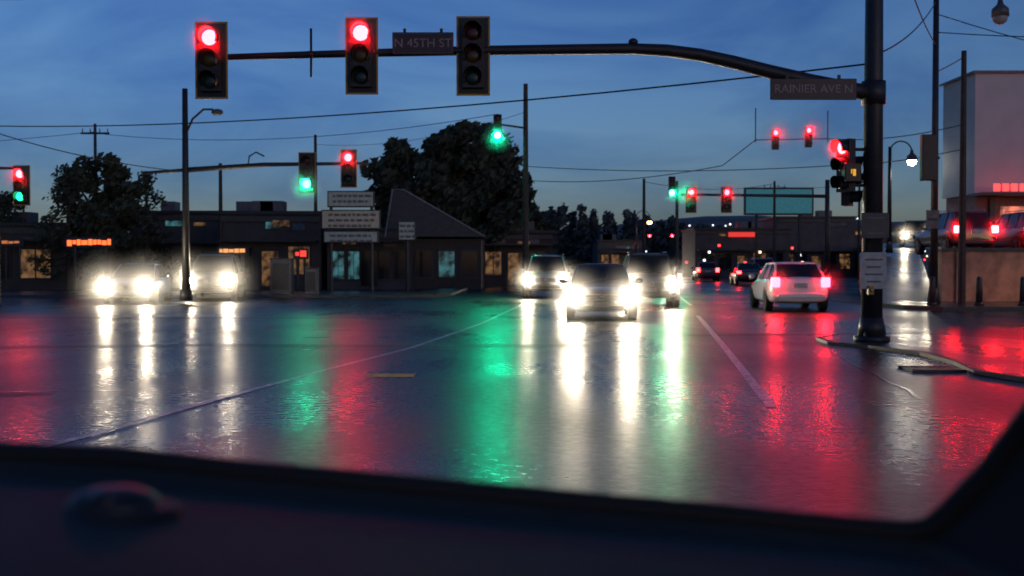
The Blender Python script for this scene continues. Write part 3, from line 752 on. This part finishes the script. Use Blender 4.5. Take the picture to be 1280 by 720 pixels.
# ------------------------------------------------------------------ own car (foreground)
e = empty('car_interior')
M_DASH = pmat('dashboard_vinyl', (.028, .036, .034), .7, bump=.35, bscale=900, var=.12, scale=20, ior=1.35)
M_TRIM = pmat('pillar_trim', (.012, .012, .013), .6, bump=.2, bscale=600)
edge = [(-.95, .82, 1.33), (-.75, .86, 1.34), (-.446, .9, 1.344), (-.321, .9, 1.339), (-.223, .9, 1.328), (-.12, .9, 1.319), (-.026, .9, 1.310), (.07, .9, 1.301), (.171, .9, 1.292), (.24, .9, 1.285), (.295, .9, 1.280), (.325, .895, 1.279)]
pil = [(.325, .895, 1.279), (.34, .89, 1.283), (.353, .885, 1.297), (.378, .87, 1.333), (.405, .85, 1.385), (.425, .80, 1.45), (.44, .72, 1.55), (.45, .6, 1.7)]
b = B(); b.tube(edge[:-1]+pil, .0095, M_RUB, 10); b.make('windscreen_seal', e, smooth=True)
b = B(); rows = [(0, 0, 0), (0, -.015, -.008), (0, -.04, -.014), (0, -.06, -.010), (0, -.09, -.007), (0, -.2, -.006), (0, -.32, -.012), (0, -.45, -.05), (0, -.5, -.25)]
vs = []; fs = []
ed = edge + [(.36, .89, 1.272), (.42, .86, 1.255), (.6, .8, 1.24)]
for (dx, dy, dz) in rows:
    for p in ed: vs.append((p[0], p[1]+dy, p[2]+dz))
n = len(ed)
for i in range(len(rows)-1):
    for j in range(n-1): fs.append((i*n+j, i*n+j+1, (i+1)*n+j+1, (i+1)*n+j))
b.add(vs, fs, M_DASH); b.make('dashboard', e, smooth=True, sub=1)
b = B(); vs = []; fs = []
for (x, y, z) in pil: vs += [(x, y, z), (x+.05, y-.05, z-.012), (x+.22, y-.22, z-.06), (x+.3, y-.3, z-.2)]
for i in range(len(pil)-1):
    for k in range(3): fs.append((4*i+k, 4*i+k+1, 4*i+5+k, 4*i+4+k))
b.add(vs, fs, M_TRIM); b.make('windscreen_pillar', e, smooth=True)
b = B(); b.ell((-.279, .765, 1.329), (.033, .028, .015), M_BLACK, 24, 12); b.ell((-.279, .765, 1.327), (.048, .036, .005), M_TRIM, 24, 8); b.ell((-.279, .75, 1.337), (.012, .01, .007), M_GLASS); b.make('light_sensor', e, smooth=True)

# ------------------------------------------------------------------ world, sun
w = bpy.data.worlds.new('World'); scene.world = w; w.use_nodes = True; nt = w.node_tree; nt.nodes.clear()
out = nt.nodes.new('ShaderNodeOutputWorld'); bg = nt.nodes.new('ShaderNodeBackground'); sky = nt.nodes.new('ShaderNodeTexSky')
sky.sky_type = 'NISHITA'; sky.sun_disc = False; sky.sun_elevation = R(5.3); sky.sun_rotation = R(150); sky.ozone_density = 4; sky.dust_density = 1
mul = nt.nodes.new('ShaderNodeMix'); mul.data_type = 'RGBA'; mul.blend_type = 'MULTIPLY'; mul.inputs['Factor'].default_value = 1
tc = nt.nodes.new('ShaderNodeTexCoord'); mp = nt.nodes.new('ShaderNodeMapping'); mp.inputs['Scale'].default_value = (1, 1, 3.2)
nz = nt.nodes.new('ShaderNodeTexNoise'); nz.inputs['Scale'].default_value = 3.4; nz.inputs['Detail'].default_value = 7; nz.inputs['Distortion'].default_value = .7; nz.inputs['Roughness'].default_value = .55
cr = nt.nodes.new('ShaderNodeValToRGB'); cr.color_ramp.elements[0].position = .36; cr.color_ramp.elements[1].position = .64
cr.color_ramp.elements[0].color = (.52, .55, .86, 1); cr.color_ramp.elements[1].color = (.98, .86, 1.04, 1)
nt.links.new(tc.outputs['Generated'], mp.inputs['Vector']); nt.links.new(mp.outputs['Vector'], nz.inputs['Vector']); nt.links.new(nz.outputs['Fac'], cr.inputs['Fac'])
nt.links.new(sky.outputs['Color'], mul.inputs['A']); nt.links.new(cr.outputs['Color'], mul.inputs['B'])
nt.links.new(mul.outputs['Result'], bg.inputs['Color']); bg.inputs['Strength'].default_value = 0.145
nt.links.new(bg.outputs[0], out.inputs['Surface'])
sl = bpy.data.lights.new('sun', 'SUN'); sl.energy = .02; sl.angle = R(20); sl.color = (.75, .85, 1)
so = bpy.data.objects.new('sun', sl); scene.collection.objects.link(so); so.rotation_euler = (R(70), 0, R(30))

# ------------------------------------------------------------------ camera
cd = bpy.data.cameras.new('camera'); cam = bpy.data.objects.new('camera', cd); scene.collection.objects.link(cam)
cam.location = (0, 0, 1.5); cam.rotation_euler = (R(90-1.34), 0, 0)
cd.lens = 38.6; cd.sensor_width = 36; cd.clip_start = .05; cd.clip_end = 4000
cd.dof.use_dof = True; cd.dof.focus_distance = 7; cd.dof.aperture_fstop = 4.0
scene.camera = cam
